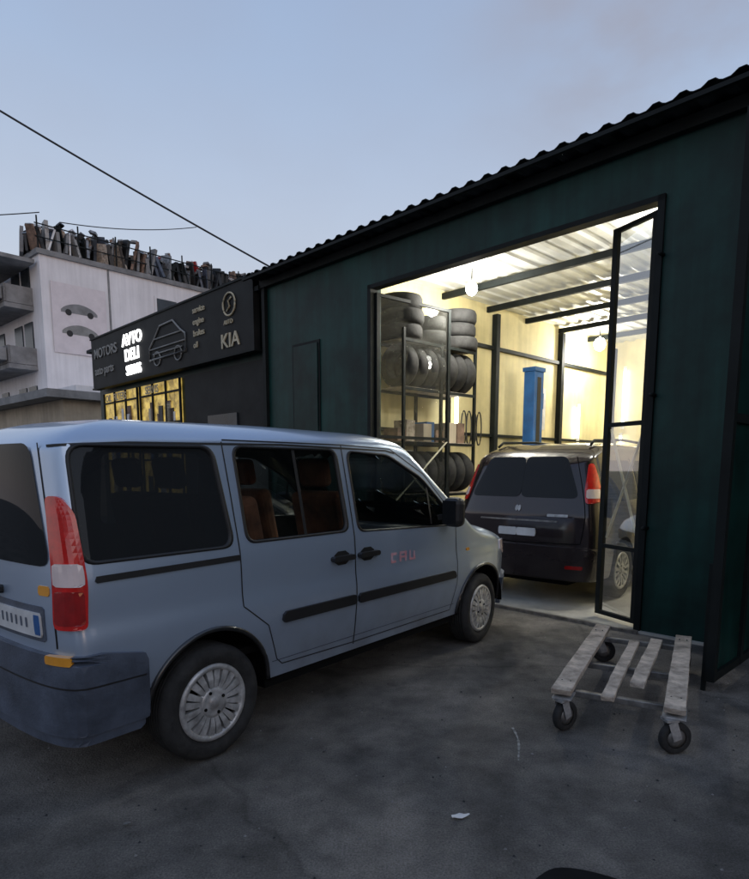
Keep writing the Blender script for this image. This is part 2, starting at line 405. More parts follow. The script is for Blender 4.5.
# ------------------------------------------------------------ VAN
van=empty('parked_van',(-2.0,3.06,0),math.atan2(.778,.628))
gv=[(.2,.94),(.35,.955),(.5,.98),(.66,.998),(.80,1.0),(.85,.985),(1.0,.983),(1.1,.975),(1.4,.912),(1.7,.845),(1.85,.81)]
ztv=[(0,1.745),(.1,1.775),(.4,1.80),(1.4,1.815),(2.4,1.805),(2.66,1.775),(3.48,1.15),(3.62,1.09),(4.1,1.00),(4.32,.94),(4.48,.84)]
V=Body(4.48,.86,gv,ztv,.33,.15,3.2,.75,2.6,.135,.05,.9)
V.G=smooth_tab(gv,.03)
sv=V.sU
RA,FA,WR=.78,3.646,.312
q1=rpoly([(sv(.115),1.13),(sv(.10),1.655),(sv(.90),1.665),(sv(.955),1.13)],.08)
q2=rpoly([(sv(1.04),1.14),(sv(1.03),1.67),(sv(1.87),1.67),(sv(1.89),1.14)],.07)
q3=rpoly([(sv(1.98),1.13),(sv(1.97),1.665),(sv(2.42),1.645),(sv(2.80),1.48),(sv(3.13),1.20),(sv(3.12),1.09)],.07)
arch=[circ(sv(c),WR+.01,.39) for c in (RA,FA)]
def H(p,m=.05): return (p,min(a for a,_ in p)-m,max(a for a,_ in p)+m)
V.build('body_shell','vanpaint',van,[H(p) for p in (q1,q2,q3,*arch)],wind=(2.80,3.38,.62))
for p,gm,nm in ((q1,'glass_d','rear_quarter_window'),(q2,'glass_m','sliding_door_window'),(q3,'glass_m','front_door_window')):
    V.ring(nm+'_seal',p,.020,.004,'black',van); V.patch(nm,p,-.010,gm,van,skirt=False,both=True)
V.seam('sliding_window_divider',[(sv(1.5),1.15),(sv(1.49),1.66)],.025,'black',van,off=-.004)
V.seam('front_quarter_divider',[(sv(2.86),1.12),(sv(2.86),1.44)],.02,'black',van,off=-.004)
for c in (RA,FA):
    for sd in (1,-1):
        pts=[V.P(sv(c)+.392*math.cos(t),WR+.01+.392*math.sin(t),.004,sd) for t in np.linspace(R(2),R(178),40)]
        tube('arch_lip',pts,.014,'vanpaint',van,8)
    lathe('wheel_well',[(.395,-.845),(.395,-.5),(0,-.5)],'dark',van,32,loc=(c,0,WR+.01),a0=0,a1=math.pi)
    lathe('wheel_well',[(.395,.845),(.395,.5),(0,.5)],'dark',van,32,loc=(c,0,WR+.01),a0=0,a1=math.pi)
    for sd in (1,-1): wheel(van,c,sd*.755,WR,sd,steer=(R(4) if c==FA else 0),spokes=10)
box('underbody',.15,4.2,-.5,.5,.24,.5,'dark',van)
box('sill_underside',1.17,3.25,-.80,.80,.27,.36,'dark',van)
box('cabin_floor',.3,3.3,-.78,.78,.50,.54,'dark',van)
V.seam('rear_pillar_seam',[(sv(.985),.80),(sv(.985),1.1),(sv(.965),1.69)],.008,'black',van)
V.seam('sliding_door_front_edge',[(sv(1.235),.44),(sv(1.16),.66),(sv(.985),.80)],.007,'black',van)
V.seam('door_gap',[(sv(1.93),.37),(sv(1.935),1.1),(sv(1.925),1.70)],.010,'black',van)
V.seam('sliding_door_bottom',[(sv(1.235),.44),(sv(1.28),.40),(sv(1.93),.385),(sv(3.15),.385)],.007,'black',van)
V.seam('front_door_gap',[(sv(3.15),.385),(sv(3.22),.60),(sv(3.20),1.07),(sv(3.16),1.2),(sv(2.83),1.505),(sv(2.45),1.685),(sv(1.93),1.70),(sv(.97),1.70)],.008,'black',van)
V.seam('roof_gutter',[(sv(.05),1.645),(sv(.4),1.668),(sv(1.4),1.685),(sv(2.4),1.672),(sv(2.5),1.655)],.012,'black',van)
V.seam('sill_crease',[(sv(1.2),.43),(sv(3.2),.43)],.005,'bumper',van)
V.patch('door_rubbing_strip',rpoly([(sv(1.26),.655),(sv(1.27),.72),(sv(1.92),.72),(sv(1.92),.655)],.02),.018,'black',van,both=True)
V.patch('front_door_rubbing_strip',rpoly([(sv(1.945),.655),(sv(1.945),.72),(sv(3.16),.72),(sv(3.19),.655)],.02),.018,'black',van,both=True)
V.patch('sliding_rail',rpoly([(sv(.17),1.045),(sv(.17),1.075),(sv(.985),1.085),(sv(.985),1.055)],.01),.006,'black',van,both=True)
for u in (1.80,2.06):
    V.patch('handle_recess',rpoly([(sv(u-.075),.93),(sv(u-.075),1.02),(sv(u+.075),1.02),(sv(u+.075),.93)],.045),.002,'black',van,skirt=False,both=True)
    V.patch('door_handle',rpoly([(sv(u-.105),.958),(sv(u-.105),.992),(sv(u+.105),.992),(sv(u+.105),.958)],.015),.035,'black',van,both=True)
def rectS(a0,a1,z0,z1,r=.03): return rpoly([(a0,z0),(a0,z1),(a1,z1),(a1,z0)],r)
for sd in (1,-1):
    V.patch('rear_bumper',rpoly([(0,.36),(0,.74),(sv(.18),.735),(sv(.39),.69),(sv(.405),.36)],.02),.028,'bumper',van,side=sd)
    V.patch('rear_bumper_lower',rectS(0,sv(.39),.31,.40),.018,'bumper',van,side=sd)
    V.patch('front_bumper',rpoly([(sv(4.04),.28),(sv(4.03),.56),(V.St,.62),(V.St,.28)],.02),.035,'bumper',van,side=sd)
    a0=V.sY(.755)
    V.patch('tail_lamp',rpoly([(a0,.85),(a0,1.43),(sv(.075),1.43),(sv(.11),1.36),(sv(.135),1.05),(sv(.13),.85)],.03),.016,'red',van,side=sd,res=.02)
    V.patch('tail_lamp_lower',rpoly([(a0+.01,.87),(a0+.01,1.02),(sv(.12),1.02),(sv(.122),.87)],.02),.0175,'redd',van,side=sd,res=.02)
    V.patch('tail_lamp_clear',rpoly([(a0+.008,1.04),(a0+.008,1.14),(sv(.120),1.14),(sv(.125),1.04)],.02),.0195,'clear',van,side=sd,res=.02)
    V.patch('bumper_reflector',rectS(V.sY(.70),sv(.075),.695,.735,.008),.033,'orange',van,side=sd)
    V.patch('head_lamp',rpoly([(sv(3.98),.78),(sv(4.0),.90),(sv(4.25),.88),(V.sU(4.38),.72)],.03),.01,'clear',van,side=sd)
    V.patch('side_indicator',rectS(sv(3.36),sv(3.41),.86,.885,.01),.008,'orange',van,side=sd)
    V.patch('tailgate_window',rpoly([(0.001,1.12),(0.001,1.66),(V.sY(.66),1.66),(V.sY(.735),1.12)],.07),.005,'glass_o',van,side=sd,skirt=False)
    V.seam('tailgate_gap',[(V.sY(.745),.76),(V.sY(.75),1.2),(V.sY(.72),1.66)],.01,'black',van)
V.seam('bumper_groove',[(.02,.60),(sv(.38),.585)],.008,'black',van,off=.0295)
V.patch('number_plate',rectS(V.sY(.20),V.sY(.66),.80,.91,.01),.012,'plate',van,side=-1)
V.patch('plate_band',rectS(V.sY(.61),V.sY(.655),.81,.90,.004),.0135,'blue',van,side=-1)
for k in range(7):
    a=V.sY(.25+.048*k); V.patch('plate_digit',rectS(a,a+.018,.835,.88,.002),.0135,'bumper',van,side=-1,skirt=False)
V.patch('tailgate_sticker',rectS(V.sY(.64),V.sY(.72),.99,1.035,.01),.004,'orange',van,side=-1)
V.patch('plate_recess',rectS(0.001,V.sY(.68),.78,.94,.02),.004,'bumper',van,both=True)
V.patch('tailgate_handle',rectS(0.001,V.sY(.3),.96,1.0,.01),.03,'black',van,both=True)
V.patch('grille',rectS(V.St-.55,V.St-.001,.66,.78,.03),.008,'black',van,both=True)
def wscreen(name,x0,x1,w0,w1,mat,off,inner=None):
    vs=[];fs=[];nx,ny=16,24
    for i in range(nx+1):
        x=x0+(x1-x0)*i/nx; hw=w0+(w1-w0)*i/nx
        for j in range(ny+1): vs.append(V.roofpt(x,-hw+2*hw*j/ny,off))
    for i in range(nx):
        for j in range(ny):
            if inner and 2<=i<nx-2 and 2<=j<ny-2: continue
            a=i*(ny+1)+j; fs.append((a,a+ny+1,a+ny+2,a+1))
    mk(name,vs,fs,mat,van,True)
wscreen('windscreen',2.80,3.40,.63,.68,'glass_m',.004)
wscreen('windscreen_border',2.72,3.46,.665,.74,'black',.007,True)
for sd in (1,-1):
    bar('mirror_arm',(2.98,sd*.82,1.16),(2.99,sd*.92,1.18),.06,.05,'black',van,.01)
    box('mirror_housing',-.06,.06,-.085,.085,-.115,.115,'black',van,.05,loc=(2.99,sd*.955,1.21),rot=(0,0,sd*R(8)))
    box('mirror_glass',-.066,-.061,-.065,.065,-.09,.09,'glass_o',van,loc=(2.99,sd*.955,1.21),rot=(0,0,sd*R(8)))
for k,(a,b,c,d) in enumerate([(2.32,2.345,.875,.95),(2.32,2.39,.93,.95),(2.32,2.38,.875,.893),(2.42,2.445,.875,.95),(2.42,2.50,.932,.95),(2.485,2.51,.875,.95),(2.42,2.50,.902,.918),(2.54,2.56,.875,.95),(2.54,2.61,.875,.892),(2.59,2.615,.875,.94)]):
    V.patch('red_lettering',rectS(sv(a),sv(b),c,d,.003),.0015+.0004*k,'redtxt',van,side=-1,skirt=False)
V.patch('fuel_door',rectS(sv(.52),sv(.66),.86,1.0,.02),.0015,'vanpaint',van,side=1,skirt=False)
for y in (-.4,.4): seat(van,2.15,y)
for y in (-.5,0,.5): seat(van,1.25,y)
box('dashboard',3.0,3.35,-.72,.72,.75,1.06,'black',van,.06)
pts=[(2.86-.06*math.sin(t),.4+.18*math.cos(t),1.05+.16*math.sin(t)) for t in np.linspace(0,2*math.pi,28)[:-1]]
tube('steering_wheel',pts,.014,'black',van,closed=True)

# ------------------------------------------------------------ dark MPV
AX=(-.6922,.7217)
P0=Vector((2.53,5.69,0)); ax=Vector((AX[0],AX[1],0)); nn=Vector((AX[1],-AX[0],0)); RZ=math.atan2(-AX[1],-AX[0])
def W2(x,y,z=0): return P0-ax*x+nn*y+Vector((0,0,z))
car=empty('parked_minivan',(1.66,7.14,.02),math.atan2(.7377,.6751))
gc=[(.2,.93),(.35,.965),(.6,1.0),(.85,1.0),(1.05,.975),(1.4,.88),(1.7,.78),(1.9,.72)]
ztc=[(0,1.64),(.12,1.74),(.5,1.82),(1.4,1.85),(2.3,1.83),(2.6,1.77),(3.5,1.12),(3.7,1.05),(4.3,.92),(4.6,.75)]
C=Body(4.6,.92,gc,ztc,.28,.28,3.4,.8,2.5,.13,.30,1.0)
sc=C.sU; ca=[circ(sc(cc),.34,.39) for cc in (.88,3.65)]
C.build('body_shell','carpaint',car,[H(p) for p in ca],step=.03,NR=50)
for cc in (.88,3.65):
    for sd in (1,-1):
        lathe('wheel_well',[(.40,sd*.905),(.40,sd*.5),(0,sd*.5)],'dark',car,32,loc=(cc,0,.34),a0=0,a1=math.pi)
        wheel(car,cc,sd*.82,.33,sd,spokes=7)
box('underbody',.2,4.3,-.55,.55,.2,.5,'dark',car)
for sd in (1,-1):
    C.patch('rear_window',rpoly([(.001,1.20),(.001,1.66),(C.sY(.62),1.66),(C.sY(.74),1.20)],.08),.006,'glass_o',car,side=sd,skirt=False)
    C.patch('tail_lamp',rpoly([(C.sY(.80),1.14),(C.sY(.80),1.30),(C.sY(.86),1.58),(sc(.16),1.58),(sc(.28),1.16)],.04),.014,'red',car,side=sd)
    C.patch('tail_lamp_clear',rpoly([(C.sY(.81),1.20),(C.sY(.82),1.30),(sc(.21),1.30),(sc(.24),1.20)],.02),.018,'clear',car,side=sd)
    C.patch('rear_bumper',rpoly([(.001,.30),(.001,.66),(sc(.3),.66),(sc(.49),.62),(sc(.50),.30)],.03),.035,'carpaint',car,side=sd)
    C.patch('bumper_reflector',rectS(C.sY(.62),C.sY(.8),.42,.46,.01),.042,'redd',car,side=sd)
    for a,b in ((.42,1.35),(1.43,2.2),(2.28,3.0)):
        C.patch('side_window',rpoly([(sc(a),1.14),(sc(a+.02),1.62),(sc(min(b,2.65)),1.62),(sc(b+.0),1.15)],.06),.004,'glass_o',car,side=sd,skirt=False)
    pts=[(u,sd*.60,C.roofpt(u,sd*.60)[2]+h) for u,h in ((.55,0),(.65,.05),(1.5,.06),(2.2,.05),(2.35,0))]
    tube('roof_rail',pts,.016,'blacksteel',car)
    box('mirror',-.06,.06,-.08,.08,-.08,.08,'carpaint',car,.04,loc=(3.05,sd*1.0,1.16))
C.seam('tailgate_gap',[(0,.68),(C.sY(.75),.70),(C.sY(.80),1.0),(C.sY(.79),1.2),(C.sY(.74),1.66)],.010,'dark',car)
for u in (1.38,2.24): C.seam('door_gap',[(sc(u),.40),(sc(u),1.65)],.01,'dark',car)
C.patch('number_plate',rectS(.001,C.sY(.24),.76,.85,.01),.014,'plate',car,both=True)
C.patch('tailgate_trim',rectS(.001,C.sY(.5),.93,.948,.008),.012,'steel',car,both=True)
C.patch('badge',rectS(.001,C.sY(.035),1.04,1.11,.02),.012,'hub',car,both=True)
C.patch('model_badge',rectS(C.sY(.38),C.sY(.62),.99,1.02,.005),.008,'hub',car,side=-1)
bar('rear_wiper',(.05+C.warp(0,1.2),0,1.22),(.13,-.4,1.35),.015,.015,'black',car)

# ------------------------------------------------------------ GARAGE
gar=empty('garage_building',P0,RZ)
DW,DH=3.76,3.90
T=.22; ZW=4.42; XL=-6.08; D=8.1
box('wall_right',0,7.5,0,T,0,ZW,'green',gar)
box('wall_left',XL,-DW,0,T,0,ZW,'green',gar)
box('lintel',-DW,0,0,T,DH,ZW,'green',gar)
box('left_end_wall',XL,XL+.2,T,D,0,ZW,'green',gar)
box('right_end_wall',7.3,7.5,T,D,0,ZW,'green',gar)
box('back_wall',XL,7.5,D,D+.2,0,ZW,'yellow',gar)
box('inner_left_wall',-4.4,-4.3,T+.002,D-.002,.0,4.36,'yellow',gar)
box('inner_front_lining',-4.298,-DW-.06,T+.002,T+.03,.0,4.36,'yellow',gar)
box('inner_right_wall',3.0,3.1,T+.002,D-.002,.0,4.36,'yellow',gar)
box('garage_floor',-4.298,2.998,-.05,D-.002,-.1,.02,'floor',gar)
for x in (-DW+.03,-.03): box('door_jamb',x-.03,x+.03,-.03,.10,0,DH,'blacksteel',gar)
box('door_head',-DW,0,-.03,.10,DH-.05,DH-.001,'blacksteel',gar)
box('fascia',XL-.1,7.6,-.08,-.003,4.33,4.43,'blacksteel',gar)
def corr(name,x0,x1,y0,y1,z0,slope,amp,per,mat,ny=2):
    n=int((x1-x0)/per*8); vs=[];fs=[]
    for i in range(n+1):
        x=x0+(x1-x0)*i/n; c=math.cos(2*math.pi*x/per); h=amp*max(-.6,min(1,c*1.8))+.006*math.sin(x*1.3)
        for j in range(ny+1):
            y=y0+(y1-y0)*j/ny; vs.append((x,y,z0+slope*(y-y0)+h))
    for i in range(n):
        for j in range(ny): a=i*(ny+1)+j; fs.append((a,a+ny+1,a+ny+2,a+1))
    o=mk(name,vs,fs,mat,gar); md=o.modifiers.new('s','SOLIDIFY'); md.thickness=.006; return o
corr('roof_sheet',XL-.25,7.7,-.33,D+.5,4.48,.02,.020,.21,'roof')
corr('ceiling_sheet',-4.3,3.0,T,D,4.335,0,.018,.25,'ceil')
for x in np.arange(XL+.15,7.6,1.1): bar('roof_rafter',(x,-.30,4.44),(x,0,4.44),.05,.04,'blacksteel',gar)
box('eave_batten',XL-.2,7.65,-.33,-.29,4.415,4.45,'blacksteel',gar)
for y in (.9,2.1,3.3,4.5,5.7,6.9): box('purlin',-4.298,2.998,y,y+.06,4.21,4.30,'blacksteel',gar)
for y in (.3,3.47,5.7,D-.11): box('wall_post',-4.295,-4.19,y,y+.1,.02,4.20,'blacksteel',gar)
box('wall_rail',-4.29,-4.23,.41,D-.11,3.60,3.66,'blacksteel',gar)
box('wall_rail',-4.29,-4.24,.41,D-.11,2.1,2.15,'blacksteel',gar)
for x in (-2.4,-.6,1.2): box('back_post',x,x+.09,D-.1,D-.005,.02,4.20,'blacksteel',gar)
def bulb(x,y,z,r,pw):
    e=empty('ceiling_lamp',W2(x,y,z))
    bpy.ops.mesh.primitive_uv_sphere_add(radius=r,segments=24,ring_count=12); o=bpy.context.object; o.name='bulb'; o.data.materials.append(M['lamp']); o.parent=e; o.scale=(1,1,1.15)
    for p in o.data.polygons: p.use_smooth=True
    tube('lamp_stem',[(0,0,r),(0,0,4.30-z)],.010,'black',e)
    tube('lamp_socket',[(0,0,r*.95),(0,0,r*.95+.05)],.022,'plate',e)
    l=bpy.data.lights.new('lamp_light','POINT'); l.energy=pw; l.color=(1,.96,.86); l.shadow_soft_size=r+.02
    lo=bpy.data.objects.new('lamp_light',l); COL.objects.link(lo); lo.parent=e; lo.location=(0,0,-r-.06)
bulb(-3.2,1.44,4.03,.08,140); bulb(-3.72,6.3,4.0,.11,150); bulb(-.45,1.55,4.05,.06,120); bulb(.8,4.8,4.05,.07,240)  # last bulb hangs out of view, added to light the interior
def tubelamp(p,q):
    a=W2(*p);b=W2(*q); e=empty('tube_lamp',a); d=b-a
    tube('glow_tube',[(0,0,0),d],.028,'tube',e); 
    for k in (0,1): 
        m=d*k; bar('end_cap',m-d.normalized()*.03,m+d.normalized()*.03,.06,.06,'plate',e)
DB=D-.09
tubelamp((-3.95,DB,2.45),(-3.95,DB,3.75)); tubelamp((-3.98,DB,1.3),(-3.98,DB,2.3))
tubelamp((-4.22,6.5,2.15),(-4.22,6.5,2.85)); tubelamp((-3.4,DB,2.8),(-2.8,DB,2.8)); tubelamp((-4.12,2.3,2.05),(-4.12,2.3,2.75))  # last tube is no lamp: glowing stand-in for a reflection in the door leaf
rk=empty('tyre_rack',P0,RZ)
X0,X1=-4.15,-3.65
for x in (X0,X1):
    for y in (.55,1.35,2.15): box('upright',x-.02,x+.02,y-.02,y+.02,.02,3.45,'blacksteel',rk)
for z in (.4,1.15,1.9,2.65,3.3):
    for x in (X0,X1): box('shelf_beam',x-.018,x+.018,.55,2.15,z-.02,z+.02,'blacksteel',rk)
    box('shelf_board',X0+.02,X1-.02,.57,2.13,z+.021,z+.03,'wood',rk)
tp=[(.19,-.09),(.24,-.1),(.29,-.09),(.31,-.05),(.31,.05),(.29,.09),(.24,.1),(.19,.09),(.19,-.09)]
for z in (.4,1.15,1.9,2.65,3.3):
    if z>3.2:
        for k,y in enumerate((.75,1.4,2.0)):
            for m in range(3 if k%2==0 else 2):
                o=lathe('tyre',tp,'rubber',rk,28); o.rotation_euler=(R(90),0,0); o.location=(-3.9+random.uniform(-.03,.03),y,z+.13+m*.2)
    elif abs(z-1.9)<.01:
        for k in range(7):
            y=.6+k*.21; h=random.uniform(.15,.42); box('parts_carton',X0+.06,X0+.06+random.uniform(.25,.4),y,y+.18,z+.031,z+.031+h,random.choice(['cream','grey','rust','blue','wood','rust','black']),rk,.005)
    else:
        y=.72
        while y<2.1:
            o=lathe('tyre',tp,'rubber',rk,28); o.location=(-3.9,y,z+.34); o.rotation_euler=(R(random.uniform(-3,3)),0,0); y+=.22
lf=empty('car_lift',P0,RZ)
for x,s in ((-3.85,1),(.1,-1)):
    box('column',x-.11,x+.11,4.0,4.3,.04,3.25,'blue',lf,.01); box('column_cap',x-.13,x+.13,3.98,4.32,3.25,3.32,'blue',lf)
    box('column_slot',x+s*.111-.003,x+s*.111+.003,4.09,4.21,.3,3.15,'black',lf)
    box('base_plate',x-.25,x+.25,3.85,4.45,.021,.04,'steel',lf); box('carriage',x+s*.13-.06,x+s*.13+.06,4.03,4.27,.9,1.5,'blacksteel',lf,.01)
    bar('lift_arm',(x+s*.15,4.15,.95),(x+s*.5,5.0,.95),.1,.08,'blue',lf)
wb=empty('workbench',P0,RZ)
box('bench_top',-4.2,-3.6,4.7,7.2,.85,.9,'wood',wb)
for y in (4.8,7.1):
    for x in (-4.15,-3.66): box('leg',x-.03,x+.03,y-.03,y+.03,.02,.849,'blacksteel',wb)
for k in range(11):
    y=4.8+k*.21; box('tool_box',-4.1,-4.1+random.uniform(.15,.35),y,y+.15,.901,.901+random.uniform(.15,.7),random.choice(['redd','blue','black','grey','steel','rust']),wb,.01)
hw=empty('hanging_hose',P0,RZ)
for k in range(4):
    y=2.6+k*.14; tube('hose_loop',[(-4.2,y+.07*math.sin(t),2.5-.28*(1-math.cos(t))) for t in np.linspace(0,2*math.pi,22)[:-1]],.012,'black',hw,6,True)
nb=empty('wall_notice',P0,RZ)
box('sheet',-4.298,-4.29,4.6,5.3,2.3,3.1,'plate',nb); box('sheet_print',-4.2895,-4.286,4.68,5.22,2.7,3.0,'blue',nb)
def leaf(name,x,y,rz,Lf,posts=.05):
    p=W2(x,y,0); e=empty(name,p,RZ+rz)
    t=.022; z0,z1=.06,DH-.09
    for a in (0,Lf-posts): box('stile',a,a+posts,-t,t,z0,z1,'blacksteel',e)
    for z in (z0,.75,1.95,z1-.04): box('rail',posts,Lf-posts,-t+.002,t-.002,z,z+.04,'blacksteel',e)
    mk('glass_pane_lower',[(posts,0,.10),(Lf-posts,0,.10),(Lf-posts,0,.75),(posts,0,.75)],[(0,1,2,3)],'glass_p',e)
    mk('glass_pane',[(posts,0,.79),(Lf-posts,0,.79),(Lf-posts,0,1.95),(posts,0,1.95)],[(0,1,2,3)],'glass_p',e)
    mk('glass_pane_upper',[(posts,0,1.99),(Lf-posts,0,1.99),(Lf-posts,0,z1-.04),(posts,0,z1-.04)],[(0,1,2,3)],'glass_p',e)
    bar('brace',(posts,-.02,.85),(Lf-posts,-.02,1.93),.03,.01,'brace',e); bar('brace',(posts,-.03,1.93),(Lf-posts,-.03,.85),.03,.01,'brace',e)
    box('lock_box',Lf-.1,Lf-.01,-.05,-.023,1.05,1.25,'blacksteel',e)
    return e
leaf('glazed_door_leaf',-DW+.08,.05,R(86),1.4)
leaf('glazed_door_leaf',-.07,.06,R(180-20),.53,.06)
box('door_track',-DW,0,-.10,-.055,0,.03,'steel',gar)
box('side_door_frame',-5.43,-4.78,-.015,-.001,.05,3.38,'blacksteel',gar)
box('side_door_leaf',-5.39,-4.82,-.03,-.016,.08,3.34,'green2',gar)
box('side_door_handle',-4.90,-4.87,-.06,-.031,1.2,1.45,'steel',gar)
box('corner_post',XL-.08,XL,-.06,.1,0,4.42,'blacksteel',gar)
for z in (1.0,2.2,3.4):
    lathe('jamb_hinge',[(0,0),(.018,0),(.018,.10),(0,.10)],'blacksteel',gar,12,loc=(0,0,0)).location=(.0,-.09,z)
gt=empty('steel_gate_leaf',W2(1.0,-.06),RZ+R(-90))
for a in (0,.55,1.13): box('stile',a,a+.06,-.03,.03,.08,3.76,'blacksteel',gt)
for z in (.08,1.85,3.70): box('rail',.06,1.13,-.028,.028,z,z+.06,'blacksteel',gt)
box('sheet',.06,1.13,-.004,.004,.14,3.70,'green2',gt)
bar('gate_brace',(.06,-.015,.15),(1.13,-.015,1.85),.03,.03,'blacksteel',gt)
for z in (.5,2.9): lathe('hinge',[(.0,-.0),(.025,0),(.025,.12),(0,.12)],'blacksteel',gt,12).location=(0,.0,z)
box('drop_bolt',1.145,1.165,-.06,-.031,.0,.9,'blacksteel',gt)
box('wall_post_right',1.04,1.16,-.05,-.001,0,4.3,'blacksteel',gar)

shop=empty('parts_shop',P0,RZ)
SX=-13.5
box('shop_wall',SX,XL-.1,.10,.30,0,4.3,'green2',shop)
box('shop_roof',SX-.2,XL-.1,-.1,8.3,4.31,4.38,'roof',shop)
box('shop_end_wall',SX,SX+.2,.302,8.2,0,4.3,'cream',shop)
box('shop_back_wall',SX+.2,XL-.1,8.0,8.2,0,4.3,'cream',shop)
for a,b in ((-13.1,-11.2),(-11.05,-9.2)):
    box('lit_window',a,b,.06,.09,.95,3.3,'shopw',shop)
    box('window_sill',a-.05,b+.05,.0,.099,.86,.945,'blacksteel',shop)
    for x in np.linspace(a,b,4): box('mullion',x-.02,x+.02,.02,.058,.95,3.3,'blacksteel',shop)
    for z in (1.7,2.45,3.05): box('transom',a,b,.03,.055,z,z+.04,'blacksteel',shop)
    for k in range(16):
        x=random.uniform(a+.1,b-.3); z=random.choice((.99,1.74,2.49,2.49)); box('shelf_item',x,x+random.uniform(.1,.22),.035,.057,z,z+random.uniform(.15,.45),random.choice(['signy','black','rust','plate','blue','rust']),shop)
box('dark_panel',-9.0,-6.3,.04,.098,.1,3.3,'signb',shop)
box('shop_door',-8.1,-7.1,.01,.038,.1,2.5,'winglass',shop)
sg=empty('shop_sign',P0,RZ)
SY=-.12; ZB,ZT=3.44,4.55
box('sign_board',SX+.2,-6.3,SY,.0,ZB,ZT,'signb',sg)
for z in (ZB-.035,ZT): box('sign_trim',SX+.17,-6.27,SY-.02,.02,z,z+.035,'blacksteel',sg)
for x in (-13.0,-9.6,-6.5): bar('sign_bracket',(x,.0,3.6),(x,.12,3.6),.05,.05,'blacksteel',sg)
def text(body,x,z,size,mat,parent,y=SY-.012,ext=.01,sx=1):
    c=bpy.data.curves.new('txt','FONT'); c.body=body; c.size=size; c.extrude=ext; c.offset=.005*size*2
    c.materials.append(M[mat]); o=bpy.data.objects.new('lettering',c); COL.objects.link(o); o.parent=parent
    o.location=(x,y,z); o.rotation_euler=(R(90),0,0); o.scale=(sx,1,1); return o
text('AVTO',-11.45,4.16,.34,'signw',sg,sx=1.1); text('DELI',-11.35,3.84,.34,'signw',sg,sx=1.1); text('SERVIS',-11.3,3.54,.28,'signw',sg,sx=.95)
text('MOTORS',-13.1,4.1,.30,'signg',sg,sx=1.1); text('auto parts',-13.1,3.72,.27,'signg',sg)
def poly3(name,pts,mat,r=.014): tube(name,[(x,SY-.015,z) for x,z in pts],r,mat,sg,6)
ox=-10.1; oz=.20
def cp(pts): return [(ox+(x+8.75)*1.12,z+oz) for x,z in pts]
poly3('car_outline',cp([(-8.75,3.5),(-8.74,3.74),(-8.55,3.88),(-8.3,4.1),(-7.8,4.12),(-7.55,3.92),(-7.38,3.82),(-7.36,3.5),(-8.75,3.5)]),'signg',.02)
poly3('car_outline',cp([(-8.55,3.88),(-7.5,3.88)]),'signg',.015); poly3('car_outline',cp([(-8.74,3.7),(-7.38,3.7)]),'signg',.015); poly3('car_outline',cp([(-8.6,3.6),(-7.5,3.6)]),'signg',.015)
for cx in (-8.45,-7.65): poly3('car_outline',cp([(cx+.13*math.cos(t),3.5+.13*math.sin(t)) for t in np.linspace(0,6.28,20)]),'signg',.015)
for i,t in enumerate(('service','engine','brakes','oil')): text(t,-8.25,4.3-.2*i,.15,'signy',sg)
poly3('round_logo',[(-7.0+.19*math.cos(t),4.24+.18*math.sin(t)) for t in np.linspace(0,6.28,28)],'signy',.016)
poly3('round_logo',[(-7.08,4.14),(-6.98,4.2),(-7.02,4.3),(-6.92,4.34)],'signy',.016)
text('AUTO',-7.18,3.93,.1,'signy',sg)
text('KIA',-7.3,3.56,.33,'signy',sg,sx=1.15)
text('OIL  FILTERS',-12.9,3.10,.22,'signy',shop,y=.0,ext=.005); text('SERVIS',-10.7,3.10,.22,'signy',shop,y=.0,ext=.005)

# ------------------------------------------------------------ ground
mk('ground',[(-300,-300,0),(300,-300,0),(300,300,0),(-300,300,0)],[(0,1,2,3)],'asphalt')
vs=[(0,0,0)]+[(.19*math.cos(t)*(1+.06*math.sin(5*t)),.15*math.sin(t)*(1+.08*math.cos(3*t)),0) for t in np.linspace(0,2*math.pi,40)[:-1]]
o=mk('dark_ground_patch',vs,[(0,i,i%39+1) for i in range(1,40)],'oil'); o.location=(.77,2.06,.004)  # flat, uneven dark disc just above the asphalt
vs=[]
for i in range(25):
    t=i/24; x=.83-.05*t+.015*math.sin(4*t); y=3.52-.42*t; w=.003+.005*random.random(); vs+=[(x-w,y,.004),(x+w,y,.004)]
mk('chalk_mark',vs,[(2*i,2*i+1,2*i+3,2*i+2) for i in range(24)],'chalk')
def litter(x,y,sx,sy,rz,mat='plate'):
    vs=[];fs=[];k=5
    for i in range(k):
        for j in range(k): vs.append(((i/(k-1)-.5)*sx,(j/(k-1)-.5)*sy*(.6+.4*math.sin(i)),.008+.012*random.random()))
    for i in range(k-1):
        for j in range(k-1): a=i*k+j; fs.append((a,a+k,a+k+1,a+1))
    o=mk('paper_litter',vs,fs,mat,None,True); o.location=(x,y,.0); o.rotation_euler=(0,0,rz)
litter(.385,2.56,.085,.03,.3,'plate'); litter(-1.08,2.5,.03,.02,.2,'stone')
vs=[];fs=[];mi=[]
for k in range(1200):
    x=random.uniform(-3,4.5); y=random.uniform(1.4,8); r=random.uniform(.003,.009); b=len(vs)
    for t in range(5): vs.append((x+r*math.cos(t*1.257)*random.uniform(.7,1.2),y+r*math.sin(t*1.257),.001))
    vs.append((x,y,r*.9)); fs+=[(b+t,b+(t+1)%5,b+5) for t in range(5)]; mi+=[k%2]*5
mk('gravel_bits',vs,fs,['stone','black'],None,False,mi)

